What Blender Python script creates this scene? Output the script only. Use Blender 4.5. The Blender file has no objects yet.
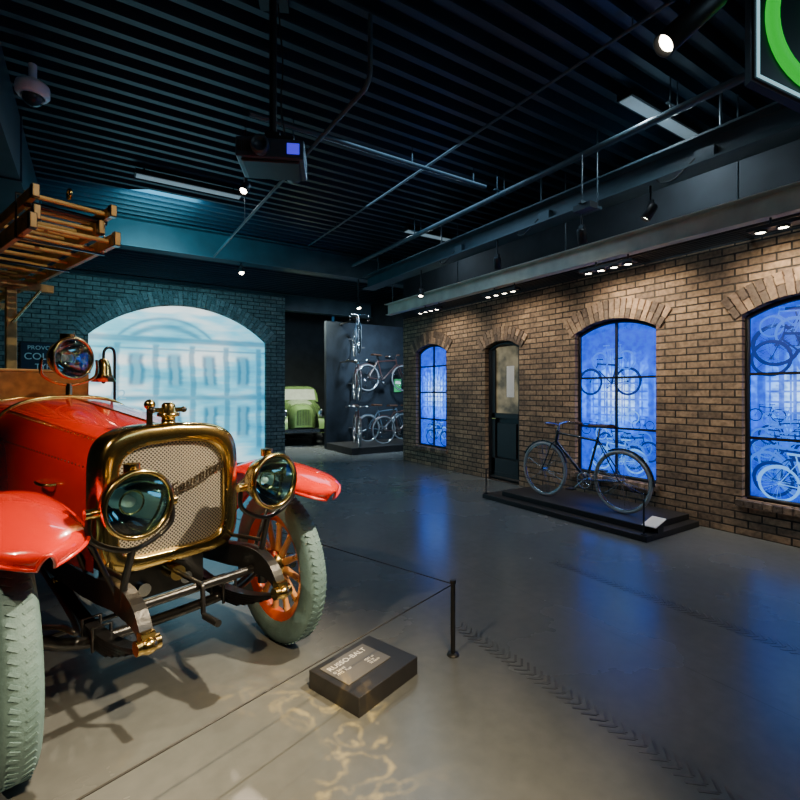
import bpy, math, random
from mathutils import Vector, Matrix
random.seed(3)
PI=math.pi
S=bpy.context.scene
COL=S.collection

# ------------------------------------------------------------ materials
def mat(name,col,rough=.5,metal=0.,emis=None,es=0.,coat=0.,noise=0.,nscale=8.,bump=0.,bscale=60.,spec=.5):
    m=bpy.data.materials.new(name); m.use_nodes=True
    nt=m.node_tree; b=nt.nodes['Principled BSDF']
    c=(*col,1)
    b.inputs['Base Color'].default_value=c
    b.inputs['Roughness'].default_value=rough
    b.inputs['Metallic'].default_value=metal
    b.inputs['Specular IOR Level'].default_value=spec
    b.inputs['Coat Weight'].default_value=coat
    b.inputs['Coat Roughness'].default_value=.05
    if emis:
        b.inputs['Emission Color'].default_value=(*emis,1); b.inputs['Emission Strength'].default_value=es
    if noise>0:
        tc=nt.nodes.new('ShaderNodeTexCoord'); n=nt.nodes.new('ShaderNodeTexNoise')
        n.inputs['Scale'].default_value=nscale; n.inputs['Detail'].default_value=6
        nt.links.new(tc.outputs['Object'],n.inputs['Vector'])
        r=nt.nodes.new('ShaderNodeValToRGB')
        r.color_ramp.elements[0].position=.3; r.color_ramp.elements[1].position=.7
        r.color_ramp.elements[0].color=tuple(x*(1-noise) for x in col)+(1,)
        r.color_ramp.elements[1].color=tuple(min(1,x*(1+noise)) for x in col)+(1,)
        nt.links.new(n.outputs['Fac'],r.inputs['Fac']); nt.links.new(r.outputs['Color'],b.inputs['Base Color'])
    if bump>0:
        tc=nt.nodes.new('ShaderNodeTexCoord'); n=nt.nodes.new('ShaderNodeTexNoise')
        n.inputs['Scale'].default_value=bscale; n.inputs['Detail'].default_value=4
        nt.links.new(tc.outputs['Object'],n.inputs['Vector'])
        bp=nt.nodes.new('ShaderNodeBump'); bp.inputs['Strength'].default_value=bump; bp.inputs['Distance'].default_value=.01
        nt.links.new(n.outputs['Fac'],bp.inputs['Height']); nt.links.new(bp.outputs['Normal'],b.inputs['Normal'])
    return m

class NT:
    def __init__(s,m): s.nt=m.node_tree; s.b=s.nt.nodes.get('Principled BSDF')
    def n(s,t): return s.nt.nodes.new(t)
    def l(s,a,b): s.nt.links.new(a,b)
    def val(s,inp,x):
        if isinstance(x,(int,float)): inp.default_value=x
        else: s.l(x,inp)
    def m(s,op,a,b=0.,c=0.):
        q=s.n('ShaderNodeMath'); q.operation=op
        s.val(q.inputs[0],a); s.val(q.inputs[1],b); s.val(q.inputs[2],c); return q.outputs[0]
    def step(s,x,a,b):
        q=s.n('ShaderNodeMapRange'); q.interpolation_type='SMOOTHSTEP'
        s.val(q.inputs['Value'],x); q.inputs['From Min'].default_value=a; q.inputs['From Max'].default_value=b
        return q.outputs['Result']
    def band(s,x,a,b,w=.05):
        return s.m('MULTIPLY',s.step(x,a-w,a+w),s.step(x,b+w,b-w))
    def xyz(s):
        tc=s.n('ShaderNodeTexCoord'); q=s.n('ShaderNodeSeparateXYZ'); s.l(tc.outputs['Object'],q.inputs[0]); return q.outputs
    def mix(s,f,a,b,mode='MIX'):
        q=s.n('ShaderNodeMixRGB'); q.blend_type=mode; s.val(q.inputs[0],f)
        for i,x in ((1,a),(2,b)):
            if isinstance(x,tuple): q.inputs[i].default_value=(*x,1)
            else: s.l(x,q.inputs[i])
        return q.outputs[0]
    def ramp(s,f,els):
        q=s.n('ShaderNodeValToRGB'); cr=q.color_ramp
        while len(cr.elements)<len(els): cr.elements.new(.5)
        for e,(p,c) in zip(cr.elements,els): e.position=p; e.color=(*c,1)
        s.l(f,q.inputs[0]); return q.outputs[0]
    def noise(s,vec,sc,det=4):
        q=s.n('ShaderNodeTexNoise'); q.inputs['Scale'].default_value=sc; q.inputs['Detail'].default_value=det
        if vec is not None: s.l(vec,q.inputs['Vector'])
        return q.outputs['Fac']
    def comb(s,x,y,z=0.):
        q=s.n('ShaderNodeCombineXYZ'); s.val(q.inputs[0],x); s.val(q.inputs[1],y); s.val(q.inputs[2],z); return q.outputs[0]

def brick_mat(name,axis,c1,c2,mortar,dark):
    m=mat(name,c1,.85); N=NT(m); o=N.xyz()
    v=N.comb(o[axis],o[2],0.)
    br=N.n('ShaderNodeTexBrick'); N.l(v,br.inputs['Vector'])
    br.inputs['Scale'].default_value=1; br.inputs['Brick Width'].default_value=.235; br.inputs['Row Height'].default_value=.077
    br.inputs['Mortar Size'].default_value=.0095; br.inputs['Mortar Smooth'].default_value=.3; br.inputs['Bias'].default_value=-.05
    br.inputs['Color1'].default_value=(*c1,1); br.inputs['Color2'].default_value=(*c2,1); br.inputs['Mortar'].default_value=(*mortar,1)
    tc=N.n('ShaderNodeTexCoord')
    n1=N.noise(tc.outputs['Object'],3.2,5)
    f=N.step(n1,.42,.66)
    n2=N.noise(tc.outputs['Object'],26,5)
    col=N.mix(N.m('MULTIPLY',f,.5),br.outputs['Color'],dark)
    col=N.mix(.8,col,N.ramp(n2,[(.25,(.4,.4,.4)),(.75,(1.35,1.3,1.22))]),'MULTIPLY')
    N.l(col,N.b.inputs['Base Color'])
    h=N.m('ADD',N.m('MULTIPLY',br.outputs['Fac'],-1.),N.m('MULTIPLY',n2,.7))
    bp=N.n('ShaderNodeBump'); bp.inputs['Strength'].default_value=.9; bp.inputs['Distance'].default_value=.012
    N.l(h,bp.inputs['Height']); N.l(bp.outputs['Normal'],N.b.inputs['Normal'])
    return m

BRICK_R=brick_mat('warm_brick',1,(.43,.30,.19),(.21,.15,.105),(.03,.027,.025),(.09,.072,.06))
BRICK_B=brick_mat('grey_brick',0,(.20,.23,.215),(.12,.15,.145),(.03,.04,.04),(.06,.075,.075))
VOUS=[mat('arch_brick_%d'%i,c,.85,noise=.35,nscale=25,bump=.8,bscale=50) for i,c in enumerate([(.35,.24,.155),(.22,.155,.11),(.12,.09,.07)])]
VOUSB=[mat('arch_brick_grey_%d'%i,c,.85,noise=.35,nscale=25,bump=.8,bscale=50) for i,c in enumerate([(.20,.23,.22),(.13,.16,.155)])]
BLACK=mat('black_paint',(.012,.013,.015),.45,noise=.2)
DARKWALL=mat('dark_wall',(.018,.024,.03),.8,noise=.3,nscale=3)
CEIL=mat('ceiling_deck',(.014,.036,.06),.42,noise=.25,nscale=2)
BEAM=mat('ceiling_steel',(.045,.08,.10),.42,noise=.25,nscale=3)
FASCIA=mat('grey_steel',(.55,.55,.46),.5,noise=.2,nscale=4)
PLAT=mat('platform_black',(.018,.018,.02),.5,noise=.2)
WHITEP=mat('white_plastic',(.85,.92,1.),.35,noise=.05)
LEDW=mat('led_warm',(1,1,1),.4,emis=(1,.86,.65),es=30,noise=.01)
LEDC=mat('strip_lens',(.3,.35,.4),.4,emis=(.5,.72,.85),es=.24,noise=.02)
RED=mat('red_lacquer',(.74,.016,.002),.2,coat=1.,noise=.06,nscale=3)
BRASS=mat('polished_brass',(.74,.52,.18),.17,metal=1,noise=.12,nscale=9,bump=.03,bscale=30)
IRON=mat('black_iron',(.008,.008,.009),.3,coat=.3,noise=.2,bump=.1)
WOOD=mat('varnished_wood',(.42,.21,.06),.35,coat=.4,noise=.35,nscale=14)
WOODL=mat('ash_wood',(.52,.34,.11),.45,noise=.3,nscale=10)
SPOKE=mat('spoke_wood',(.50,.22,.07),.35,coat=.3,noise=.25,nscale=20)
RIMR=mat('rim_red',(.68,.10,.015),.3,coat=.6,noise=.1)
TYRE=mat('grey_rubber',(.12,.21,.22),.65,noise=.15,nscale=14,bump=.25,bscale=90)
SILV=mat('reflector_silver',(.65,.8,.85),.06,metal=1,noise=.05)
CHROME=mat('chrome',(.6,.62,.65),.15,metal=1,noise=.05)
RUBB=mat('black_rubber',(.02,.02,.02),.6,noise=.2)
CREAMT=mat('cream_tyre',(.46,.47,.46),.6,noise=.1)
LEATH=mat('brown_leather',(.06,.025,.012),.45,noise=.3,nscale=30)
GREENF=mat('bicycle_enamel',(.012,.016,.018),.25,coat=.8,noise=.1)
PAPER=mat('label_white',(.8,.8,.78),.5,noise=.03)
LABEL=mat('label_plate',(.12,.12,.12),.4,noise=.08)

def glassmat(name,tint,fac):
    m=bpy.data.materials.new(name); m.use_nodes=True; nt=m.node_tree
    for n in list(nt.nodes):
        if n.type!='OUTPUT_MATERIAL': nt.nodes.remove(n)
    out=nt.nodes['Material Output']
    t=nt.nodes.new('ShaderNodeBsdfTransparent'); t.inputs[0].default_value=(*tint,1)
    g=nt.nodes.new('ShaderNodeBsdfGlossy'); g.inputs['Roughness'].default_value=.03
    mx=nt.nodes.new('ShaderNodeMixShader'); mx.inputs[0].default_value=fac
    nt.links.new(t.outputs[0],mx.inputs[1]); nt.links.new(g.outputs[0],mx.inputs[2]); nt.links.new(mx.outputs[0],out.inputs[0])
    return m
GLASS=glassmat('lamp_glass',(.55,.76,.80),.14)

# honeycomb radiator core
CORE=mat('radiator_core',(.55,.5,.42),.3,metal=.8); N=NT(CORE); o=N.xyz()
a=N.m('ADD',o[0],o[2]); b_=N.m('SUBTRACT',o[0],o[2])
k=2*PI/.0175
sa=N.m('ABSOLUTE',N.m('SINE',N.m('MULTIPLY',a,k/2))); sb=N.m('ABSOLUTE',N.m('SINE',N.m('MULTIPLY',b_,k/2)))
hole=N.step(N.m('MINIMUM',sa,sb),.42,.62)
N.l(N.mix(hole,(.72,.68,.60),(.03,.028,.025)),N.b.inputs['Base Color'])
N.l(N.m('SUBTRACT',.7,hole),N.b.inputs['Metallic'])
bp=N.n('ShaderNodeBump'); bp.inputs['Strength'].default_value=.8; bp.inputs['Distance'].default_value=.004; bp.invert=True
N.l(hole,bp.inputs['Height']); N.l(bp.outputs['Normal'],N.b.inputs['Normal'])

# floor
FLOOR=mat('polished_concrete',(.12,.125,.13),.35); N=NT(FLOOR)
tc=N.n('ShaderNodeTexCoord'); n1=N.noise(tc.outputs['Object'],.9,6); n2=N.noise(tc.outputs['Object'],14,6)
c=N.mix(.5,N.ramp(n1,[(.3,(.110,.122,.128)),(.7,(.146,.157,.162))]),N.ramp(n2,[(.3,(.8,.8,.8)),(.7,(1.1,1.1,1.1))]),'MULTIPLY')
o=N.xyz()
def seam(co,pos,w=.003):
    return N.step(N.m('ABSOLUTE',N.m('SUBTRACT',co,pos)),w*1.5,w*.5)
sm=N.m('MAXIMUM',seam(o[0],2.62),seam(o[1],.35))
c=N.mix(N.m('MULTIPLY',sm,.3),c,(.03,.03,.03))
N.l(c,N.b.inputs['Base Color'])
N.l(N.m('ADD',.15,N.m('MULTIPLY',n1,.22)),N.b.inputs['Roughness'])
N.b.inputs['Specular IOR Level'].default_value=.5

def emit_only(name):
    m=mat(name,(0.01,.01,.012),.35); N=NT(m); return m,N
# arched projection: pale classical facade
PROJ,N=emit_only('projected_facade'); o=N.xyz(); x=o[0]; z=o[2]
tcn=N.n('ShaderNodeTexCoord'); mp=N.n('ShaderNodeMapping'); mp.inputs['Scale'].default_value=(.6,1,2.6); N.l(tcn.outputs['Object'],mp.inputs[0])
nz=N.noise(mp.outputs[0],1.5,3)
xx=N.m('ADD',x,N.m('MULTIPLY',N.m('SUBTRACT',nz,.5),.12))
sx=N.m('SINE',N.m('MULTIPLY',N.m('ADD',xx,.12),2*PI/.62))
cols=N.step(sx,.0,.7)
rows=N.m('MAXIMUM',N.band(z,1.55,2.12,.06),N.band(z,.55,1.15,.06))
win=N.m('MULTIPLY',cols,rows)
inner=N.m('MULTIPLY',N.step(sx,.75,.98),rows)
pil=N.m('MULTIPLY',N.step(N.m('MULTIPLY',sx,-1.),.75,.98),N.band(z,.3,2.3,.05))
corn=N.m('MAXIMUM',N.band(z,2.33,2.44,.03),N.m('MAXIMUM',N.band(z,1.27,1.37,.04),N.band(z,2.2,2.23,.02)))
r=N.m('SQRT',N.m('ADD',N.m('POWER',N.m('SUBTRACT',x,1.15),2),N.m('POWER',N.m('SUBTRACT',z,1.75),2)))
arc=N.m('MULTIPLY',N.band(r,.83,.92,.04),N.step(z,2.3,2.45))
arc2=N.m('MULTIPLY',N.band(r,1.0,1.05,.03),N.step(z,2.3,2.45))
base=N.ramp(nz,[(.3,(.06,.42,.60)),(.46,(.22,.70,.88)),(.64,(.85,1.,1.))])
d=N.m('MINIMUM',1.,N.m('ADD',N.m('MULTIPLY',win,.8),N.m('MULTIPLY',N.m('MAXIMUM',corn,N.m('MAXIMUM',arc,N.m('MAXIMUM',arc2,pil))),.65)))
c=N.mix(d,base,(.008,.16,.29))
c=N.mix(N.m('MULTIPLY',inner,.5),c,(.2,.62,.78))
c=N.mix(N.step(x,1.7,3.1),c,(.28,.68,.82),'MULTIPLY')
c=N.mix(N.step(N.m('ADD',x,N.m('MULTIPLY',nz,.8)),1.1,.3),c,(1.5,1.3,1.2),'MULTIPLY')
N.l(c,N.b.inputs['Emission Color']); N.b.inputs['Emission Strength'].default_value=1.7

def window_pic(name,seed,bright,yc):
    # blue duotone picture of a bicycle works: bright far end, roof trusses, columns, dark foreground clutter
    m,N=emit_only(name); o=N.xyz(); y=N.m('SUBTRACT',o[1],yc); z=N.m('SUBTRACT',o[2],1.42)
    v=N.comb(o[1],o[2],seed)
    nz=N.noise(v,3.0,5); nf=N.noise(v,16,6)
    r=N.m('SQRT',N.m('ADD',N.m('POWER',N.m('MULTIPLY',y,1.5),2),N.m('POWER',N.m('MULTIPLY',z,1.6),2)))
    r=N.m('ADD',r,N.m('MULTIPLY',N.m('SUBTRACT',nz,.5),.4))
    base=N.ramp(r,[(0.,(.55,.80,1.)),(.28,(.22,.52,1.)),(.55,(.02,.20,1.)),(.8,(.004,.08,.75)),(1.,(.0,.035,.42))])
    ang=N.m('ARCTAN2',z,y); rays=N.step(N.m('SINE',N.m('MULTIPLY',ang,18.)),.35,.7)
    rays=N.m('MULTIPLY',rays,N.step(z,.15,.25))
    ly=N.m('LOGARITHM',N.m('ADD',N.m('ABSOLUTE',y),.03),1.35); colm=N.step(N.m('SINE',N.m('MULTIPLY',ly,4.2)),.35,.6)
    colm=N.m('MULTIPLY',colm,N.step(z,-.42,-.36))
    gb=N.m('MAXIMUM',N.step(N.m('SINE',N.m('MULTIPLY',z,62.)),.7,.9),N.step(N.m('SINE',N.m('MULTIPLY',y,75.)),.7,.9))
    gb=N.m('MULTIPLY',gb,N.m('MULTIPLY',N.band(z,-.3,.22,.02),N.step(N.m('ABSOLUTE',y),.42,.36)))
    c=N.mix(N.m('MULTIPLY',N.m('MAXIMUM',gb,N.m('MAXIMUM',rays,colm)),.8),base,(.001,.035,.45))
    c=N.mix(.7,c,N.ramp(nf,[(.40,(.30,.38,.6)),(.60,(1.5,1.4,1.3))]),'MULTIPLY')
    N.l(c,N.b.inputs['Emission Color']); N.b.inputs['Emission Strength'].default_value=bright
    return m
WINS=[(6.95,7.92),(3.04,4.145),(1.07,2.17)]
PIC=[window_pic('window_picture_%d'%i,3.7*i+1,b,(WINS[i][0]+WINS[i][1])/2) for i,b in enumerate([3.2,3.0,2.7])]
PICL=mat('picture_light_blue',(.02,.03,.05),.6,emis=(.10,.38,1.),es=1.6,noise=.01)
PICM=mat('picture_mid_blue',(.02,.03,.05),.6,emis=(.02,.17,.95),es=1.3,noise=.01)
PICD=mat('picture_dark_blue',(.005,.01,.03),.6,emis=(.0,.02,.25),es=1.,noise=.01)
CYAN=mat('sign_outline',(.5,.8,.9),.5,emis=(.45,.85,1.),es=.8,noise=.01)
GREENE=mat('sign_green',(.01,.4,.03),.5,emis=(.01,.65,.04),es=.8,noise=.01)

# ------------------------------------------------------------ mesh builder
class MB:
    def __init__(s): s.v=[];s.f=[];s.mi=[];s.sm=[];s.mats=[]
    def add(s,vs,fs,m,smooth=False,M=None):
        o=len(s.v)
        for p in vs:
            p=Vector(p)
            if M is not None: p=M@p
            s.v.append(p)
        if m not in s.mats: s.mats.append(m)
        k=s.mats.index(m)
        for f in fs: s.f.append([o+i for i in f]); s.mi.append(k); s.sm.append(smooth)
    def box(s,c,d,m,R=None):
        c=Vector(c); vs=[]
        for i in (-1,1):
            for j in (-1,1):
                for k in (-1,1):
                    p=Vector((i*d[0]/2,j*d[1]/2,k*d[2]/2))
                    if R is not None: p=R@p
                    vs.append(c+p)
        s.add(vs,[(0,1,3,2),(4,6,7,5),(0,4,5,1),(2,3,7,6),(0,2,6,4),(1,5,7,3)],m)
    def grid(s,rows,m,cu=False,cv=False,smooth=True):
        nr=len(rows); nc=len(rows[0]); vs=[p for r in rows for p in r]; fs=[]
        for i in range(nr if cu else nr-1):
            for j in range(nc if cv else nc-1):
                i2=(i+1)%nr; j2=(j+1)%nc
                fs.append((i*nc+j,i*nc+j2,i2*nc+j2,i2*nc+j))
        s.add(vs,fs,m,smooth)
    def tube(s,pts,r,m,n=8,closed=False,caps=True,smooth=True):
        pts=[Vector(p) for p in pts]; L=len(pts)
        rr=r if isinstance(r,(list,tuple)) else [r]*L
        T=[]
        for i in range(L):
            if closed: t=pts[(i+1)%L]-pts[i-1]
            else: t=pts[min(i+1,L-1)]-pts[max(i-1,0)]
            T.append(t.normalized())
        u=T[0].orthogonal().normalized(); rows=[]
        for i in range(L):
            u=(u-T[i]*u.dot(T[i])).normalized(); w=T[i].cross(u)
            rows.append([pts[i]+(u*math.cos(2*PI*k/n)+w*math.sin(2*PI*k/n))*rr[i] for k in range(n)])
        s.grid(rows,m,cu=closed,cv=True,smooth=smooth)
        if caps and not closed:
            s.add(rows[0],[tuple(range(n))],m); s.add(rows[-1],[tuple(range(n))],m)
    def ring(s,c,axis,R,r,m,n=40,k=8):
        axis=Vector(axis).normalized(); u=axis.orthogonal().normalized(); w=axis.cross(u); c=Vector(c)
        s.tube([c+(u*math.cos(2*PI*i/n)+w*math.sin(2*PI*i/n))*R for i in range(n)],r,m,k,closed=True)
    def lathe(s,prof,org,axis,m,n=32,closed=False,smooth=True):
        axis=Vector(axis).normalized(); u=axis.orthogonal().normalized(); w=axis.cross(u); org=Vector(org)
        rows=[[org+axis*h+(u*math.cos(2*PI*i/n)+w*math.sin(2*PI*i/n))*max(r,1e-4) for i in range(n)] for r,h in prof]
        s.grid(rows,m,cu=closed,cv=True,smooth=smooth)
    def cyl(s,a,b,r,m,n=16): s.tube([a,b],r,m,n)
    def sphere(s,c,r,m,n=12,sc=(1,1,1)):
        c=Vector(c); rows=[]
        for i in range(n//2+1):
            th=PI*i/(n//2)
            rows.append([c+Vector((r*sc[0]*max(math.sin(th),1e-4)*math.cos(2*PI*j/n),r*sc[1]*max(math.sin(th),1e-4)*math.sin(2*PI*j/n),r*sc[2]*math.cos(th))) for j in range(n)])
        s.grid(rows,m,cv=True)
    def mesh(s,name):
        me=bpy.data.meshes.new(name); me.from_pydata([tuple(p) for p in s.v],[],s.f)
        for m in s.mats: me.materials.append(m)
        me.polygons.foreach_set('material_index',s.mi); me.polygons.foreach_set('use_smooth',s.sm)
        me.update(); return me
    def obj(s,name,parent=None,loc=(0,0,0),rot=(0,0,0),bevel=0):
        o=bpy.data.objects.new(name,s.mesh(name)); COL.objects.link(o)
        o.location=loc; o.rotation_euler=rot
        if parent: o.parent=parent
        if bevel:
            b=o.modifiers.new('bevel','BEVEL'); b.width=bevel; b.segments=2; b.limit_method='ANGLE'; b.angle_limit=.9
        return o

def empty(name,loc=(0,0,0),rot=(0,0,0)):
    e=bpy.data.objects.new(name,None); e.empty_display_size=.1; COL.objects.link(e); e.location=loc; e.rotation_euler=rot; return e

def catmull(P,k=8):
    P=[Vector(p) for p in P]; out=[]
    for i in range(len(P)-1):
        p0=P[max(i-1,0)];p1=P[i];p2=P[i+1];p3=P[min(i+2,len(P)-1)]
        for j in range(k):
            t=j/k; out.append(.5*((2*p1)+(p2-p0)*t+(2*p0-5*p1+4*p2-p3)*t*t+(3*p1-p0-3*p2+p3)*t**3))
    out.append(P[-1]); return out

def text(name,body,size,m,loc,rot,parent=None,ext=.001,shear=0,align='CENTER'):
    cu=bpy.data.curves.new(name,'FONT'); cu.body=body; cu.size=size; cu.extrude=ext; cu.shear=shear; cu.align_x=align; cu.align_y='CENTER'
    cu.materials.append(m); o=bpy.data.objects.new(name,cu); COL.objects.link(o); o.location=loc; o.rotation_euler=rot
    if parent: o.parent=parent
    return o

def plate(name,loops,thick,axis,base,m,parent=None):
    """flat sheet with holes. axis 'X': loop coords are (Y,Z) ; axis 'Y': loop coords are (X,Z)"""
    cu=bpy.data.curves.new(name+'_c','CURVE'); cu.dimensions='2D'; cu.fill_mode='BOTH'; cu.extrude=thick/2
    for L in loops:
        sp=cu.splines.new('POLY'); sp.points.add(len(L)-1); sp.use_cyclic_u=True
        for p,q in zip(sp.points,L): p.co=(q[0],q[1],0,1)
    t=bpy.data.objects.new(name+'_t',cu); COL.objects.link(t)
    bpy.context.view_layer.update()
    me=bpy.data.meshes.new_from_object(t.evaluated_get(bpy.context.evaluated_depsgraph_get()))
    bpy.data.objects.remove(t)
    for v in me.vertices:
        x,y,z=v.co
        v.co=(base+thick/2+z,x,y) if axis=='X' else (x,base+thick/2-z,y)
    me.materials.clear(); me.materials.append(m); me.name=name
    o=bpy.data.objects.new(name,me); COL.objects.link(o)
    if parent: o.parent=parent
    return o

def arcinfo(a0,a1,bs,bt):
    w=(a1-a0)/2; h=bt-bs; R=(h*h+w*w)/(2*h); return (a0+a1)/2, bt-R, R, math.asin(w/R)
def archloop(a0,a1,b0,bs,bt,n=24):
    ca,cb,R,th=arcinfo(a0,a1,bs,bt)
    return [(a0,b0)]+[(ca+R*math.sin(-th+2*th*i/n),cb+R*math.cos(-th+2*th*i/n)) for i in range(n+1)]+[(a1,b0)]
def rect(a0,a1,b0,b1): return [(a0,b0),(a0,b1),(a1,b1),(a1,b0)]

# ------------------------------------------------------------ room shell
XW=5.49
f=MB(); f.box((1.5,6,-.05),(13,20,.1),FLOOR); f.obj('floor')
# tyre marks on floor
tm=MB(); TM=mat('tyre_mark',(.058,.063,.067),.3,noise=.7,nscale=4)
for X in (1.9,3.3):
    y=.35
    while y<(2.3 if X<2 else 2.7):
        for sgn in (-1,1):
            R=Matrix.Rotation(sgn*.75,3,'Z')
            tm.box((X+sgn*.028,y,.0006),(.07,.013,.0008),TM,R)
        y+=.045
tm.obj('tyre_track_marks')
# ceiling (corrugated deck, ribs along X)
c=MB(); yy=-3.9; rows=[]
while yy<15.9:
    for dy,z in ((0,4.28),(.09,4.28),(.115,4.18),(.175,4.18)):
        rows.append([Vector((-4.9,yy+dy,z)),Vector((7.9,yy+dy,z))])
    yy+=.2
c.grid(rows,CEIL,smooth=False)
c.box((1.5,6,4.36),(13,20,.1),CEIL)
c.obj('ceiling')

DOOR=(5.15,5.91)
loops=[rect(-3.9,8.39,0,2.95)]
for a,b in WINS: loops.append(archloop(a,b,.36,2.20,2.35))
loops.append(archloop(DOOR[0],DOOR[1],.002,2.14,2.25))
wr=plate('wall_right',loops,.22,'X',XW,BRICK_R)
def vouss(mb,a0,a1,bs,bt,axis,face,mats,depth=.22,pw=.072):
    ca,cb,R,th=arcinfo(a0,a1,bs,bt); th+=.06/R
    n=int(2*th*(R+.1)/pw)
    for i in range(n):
        t=-th+2*th*(i+.5)/n
        halves=[(.0,depth)] if i%2 else [(.0,depth*.48),(depth*.52,depth)]
        for h0,h1 in halves:
            rc=R+.008+(h0+h1)/2; L=h1-h0; m=random.choice(mats)
            w=2*th*rc/n-.012
            A=ca+rc*math.sin(t); B=cb+rc*math.cos(t)
            if axis=='X':
                Rm=Matrix.Rotation(-t,3,'X'); mb.box((face,A,B),(.03,w,L),m,Rm)
            else:
                Rm=Matrix.Rotation(t,3,'Y'); mb.box((A,face,B),(w,.03,L),m,Rm)
v=MB()
for a,b in WINS: vouss(v,a,b,2.20,2.35,'X',XW-.006,VOUS,depth=.24)
vouss(v,*DOOR,2.14,2.25,'X',XW-.006,VOUS)
v.obj('brick_arches',wr)
s=MB()
for a,b in WINS:
    n=int((b-a+.1)/.078)
    for i in range(n): s.box((XW+.0,a-.05+(i+.5)*(b-a+.1)/n,.325),(.09,(b-a+.1)/n-.01,.062),random.choice(VOUS))
s.obj('sill_bricks',wr)
up=MB(); up.box((XW+.11,2.245,3.565),(.22,12.29,1.22),DARKWALL); up.obj('wall_right_upper')

# windows
for i,(a,b) in enumerate(WINS):
    e=empty('window_%d'%(i+1))
    plate('picture_glass',[archloop(a+.01,b-.01,.365,2.20,2.345)],.02,'X',XW+.12,PIC[i],e)
    fr=MB(); P=[(XW+.08,y,z) for y,z in archloop(a+.02,b-.02,.38,2.19,2.33)]
    for j in range(len(P)):
        q=P[(j+1)%len(P)]; fr.tube([P[j],q],.024,BLACK,6)
    m_=(a+b)/2
    fr.box((XW+.09,m_,1.35),(.03,.028,1.95),BLACK)
    for zz in ((.9,1.42,1.93) if i==0 else (.98,1.62)): fr.box((XW+.09,m_,zz),(.03,b-a-.03,.028),BLACK)
    fr.obj('frame',e)

# door
e=empty('door_1')
a,b=DOOR
d=MB()
plate('door_back',[archloop(a+.01,b-.01,.01,2.14,2.24)],.03,'X',XW+.15,BLACK,e)
P=[(XW+.10,y,z) for y,z in archloop(a+.03,b-.03,.03,2.12,2.22)]
for j in range(len(P)): d.tube([P[j],P[(j+1)%len(P)]],.032,BLACK,6)
d.box((XW+.12,(a+b)/2,1.05),(.05,b-a-.05,.08),BLACK); d.box((XW+.12,(a+b)/2,.2),(.05,b-a-.05,.3),BLACK)
d.box((XW+.12,b-.09,1.1),(.05,.1,2.05),BLACK); d.box((XW+.12,a+.07,1.1),(.05,.08,2.05),BLACK)
d.box((XW+.13,(a+b)/2,.65),(.03,.42,.55),BLACK)
d.cyl((XW+.06,b-.11,1.0),(XW+.1,b-.11,1.0),.01,BRASS); d.cyl((XW+.06,b-.11,1.0),(XW+.06,b-.2,1.0),.009,BRASS)
d.obj('frame',e,bevel=.003)
DG,N=emit_only('door_pane'); o=N.xyz()
nz=N.noise(N.comb(o[1],o[2]),4,4)
N.l(N.ramp(nz,[(.35,(.10,.08,.04)),(.6,(.55,.45,.25))]),N.b.inputs['Emission Color']); N.b.inputs['Emission Strength'].default_value=.4  # lit look of the glass painted as weak warm emission
g=MB(); g.box((XW+.135,(a+b)/2-.0,1.62),(.012,.5,1.1),DG)
g.box((XW+.122,(a+b)/2-.08,1.6),(.006,.16,.5),PAPER)
g.obj('pane',e)

# other walls
SCR=(-.065,2.955)
wb=plate('wall_back',[rect(-4.9,3.35,0,3.4),archloop(SCR[0],SCR[1],.03,2.42,3.03,40)],.25,'Y',9.6,BRICK_B)
v=MB(); vouss(v,*SCR,2.42,3.03,'Y',9.6-.002,VOUSB,depth=.25,pw=.08); v.obj('brick_arch',wb)
plate('projection_screen',[archloop(SCR[0]+.005,SCR[1]-.005,.035,2.42,3.025,40)],.02,'Y',9.68,PROJ)
w=MB(); w.box((1.2,15.95,2.1),(12.2,.1,4.2),DARKWALL); w.obj('wall_far')
w=MB(); w.box((7.45,12.1,2.1),(.1,7.6,4.2),DARKWALL); w.obj('wall_far_right')
w=MB(); w.box((-4.95,6,2.1),(.1,20,4.2),DARKWALL); w.obj('wall_left')
w=MB(); w.box((1.5,-3.95,2.1),(13,.1,4.2),DARKWALL); w.obj('wall_front')
w=MB(); w.box((6.56,8.34,1.45),(1.7,.1,2.9),DARKWALL); w.obj('wall_return')
BW=mat('display_panel',(.012,.017,.024),.85,noise=.3,nscale=3,spec=.2)
w=MB(); w.box((6.15,11.06,1.6),(2.5,.12,3.2),BW); w.obj('wall_display')
t=text('wall_number','02',.24,CYAN,(.38,9.66,1.38),(PI/2,0,0))

# tyre advertisement
e=empty('tyre_advertisement_board')
p=MB(); p.box((-.61,9.58,1.86),(.68,.03,.76),mat('board_navy',(.01,.02,.04),.5,noise=.2)); p.obj('board',e)
p=MB()
for zz in (2.225,1.495): p.box((-.61,9.575,zz),(.7,.03,.02),BLACK)
for xx in (-.955,-.265): p.box((xx,9.575,1.86),(.02,.03,.75),BLACK)
p.obj('frame',e)
LT=mat('board_letters',(.6,.68,.68),.6,noise=.05)
for s_,z,sz in (('PROVODNIK',2.14,.09),('COLUMB',2.0,.15),('TYRES',1.84,.12)): text('lettering',s_,sz,LT,(-.61,9.56,z),(PI/2,0,0),e)

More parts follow.
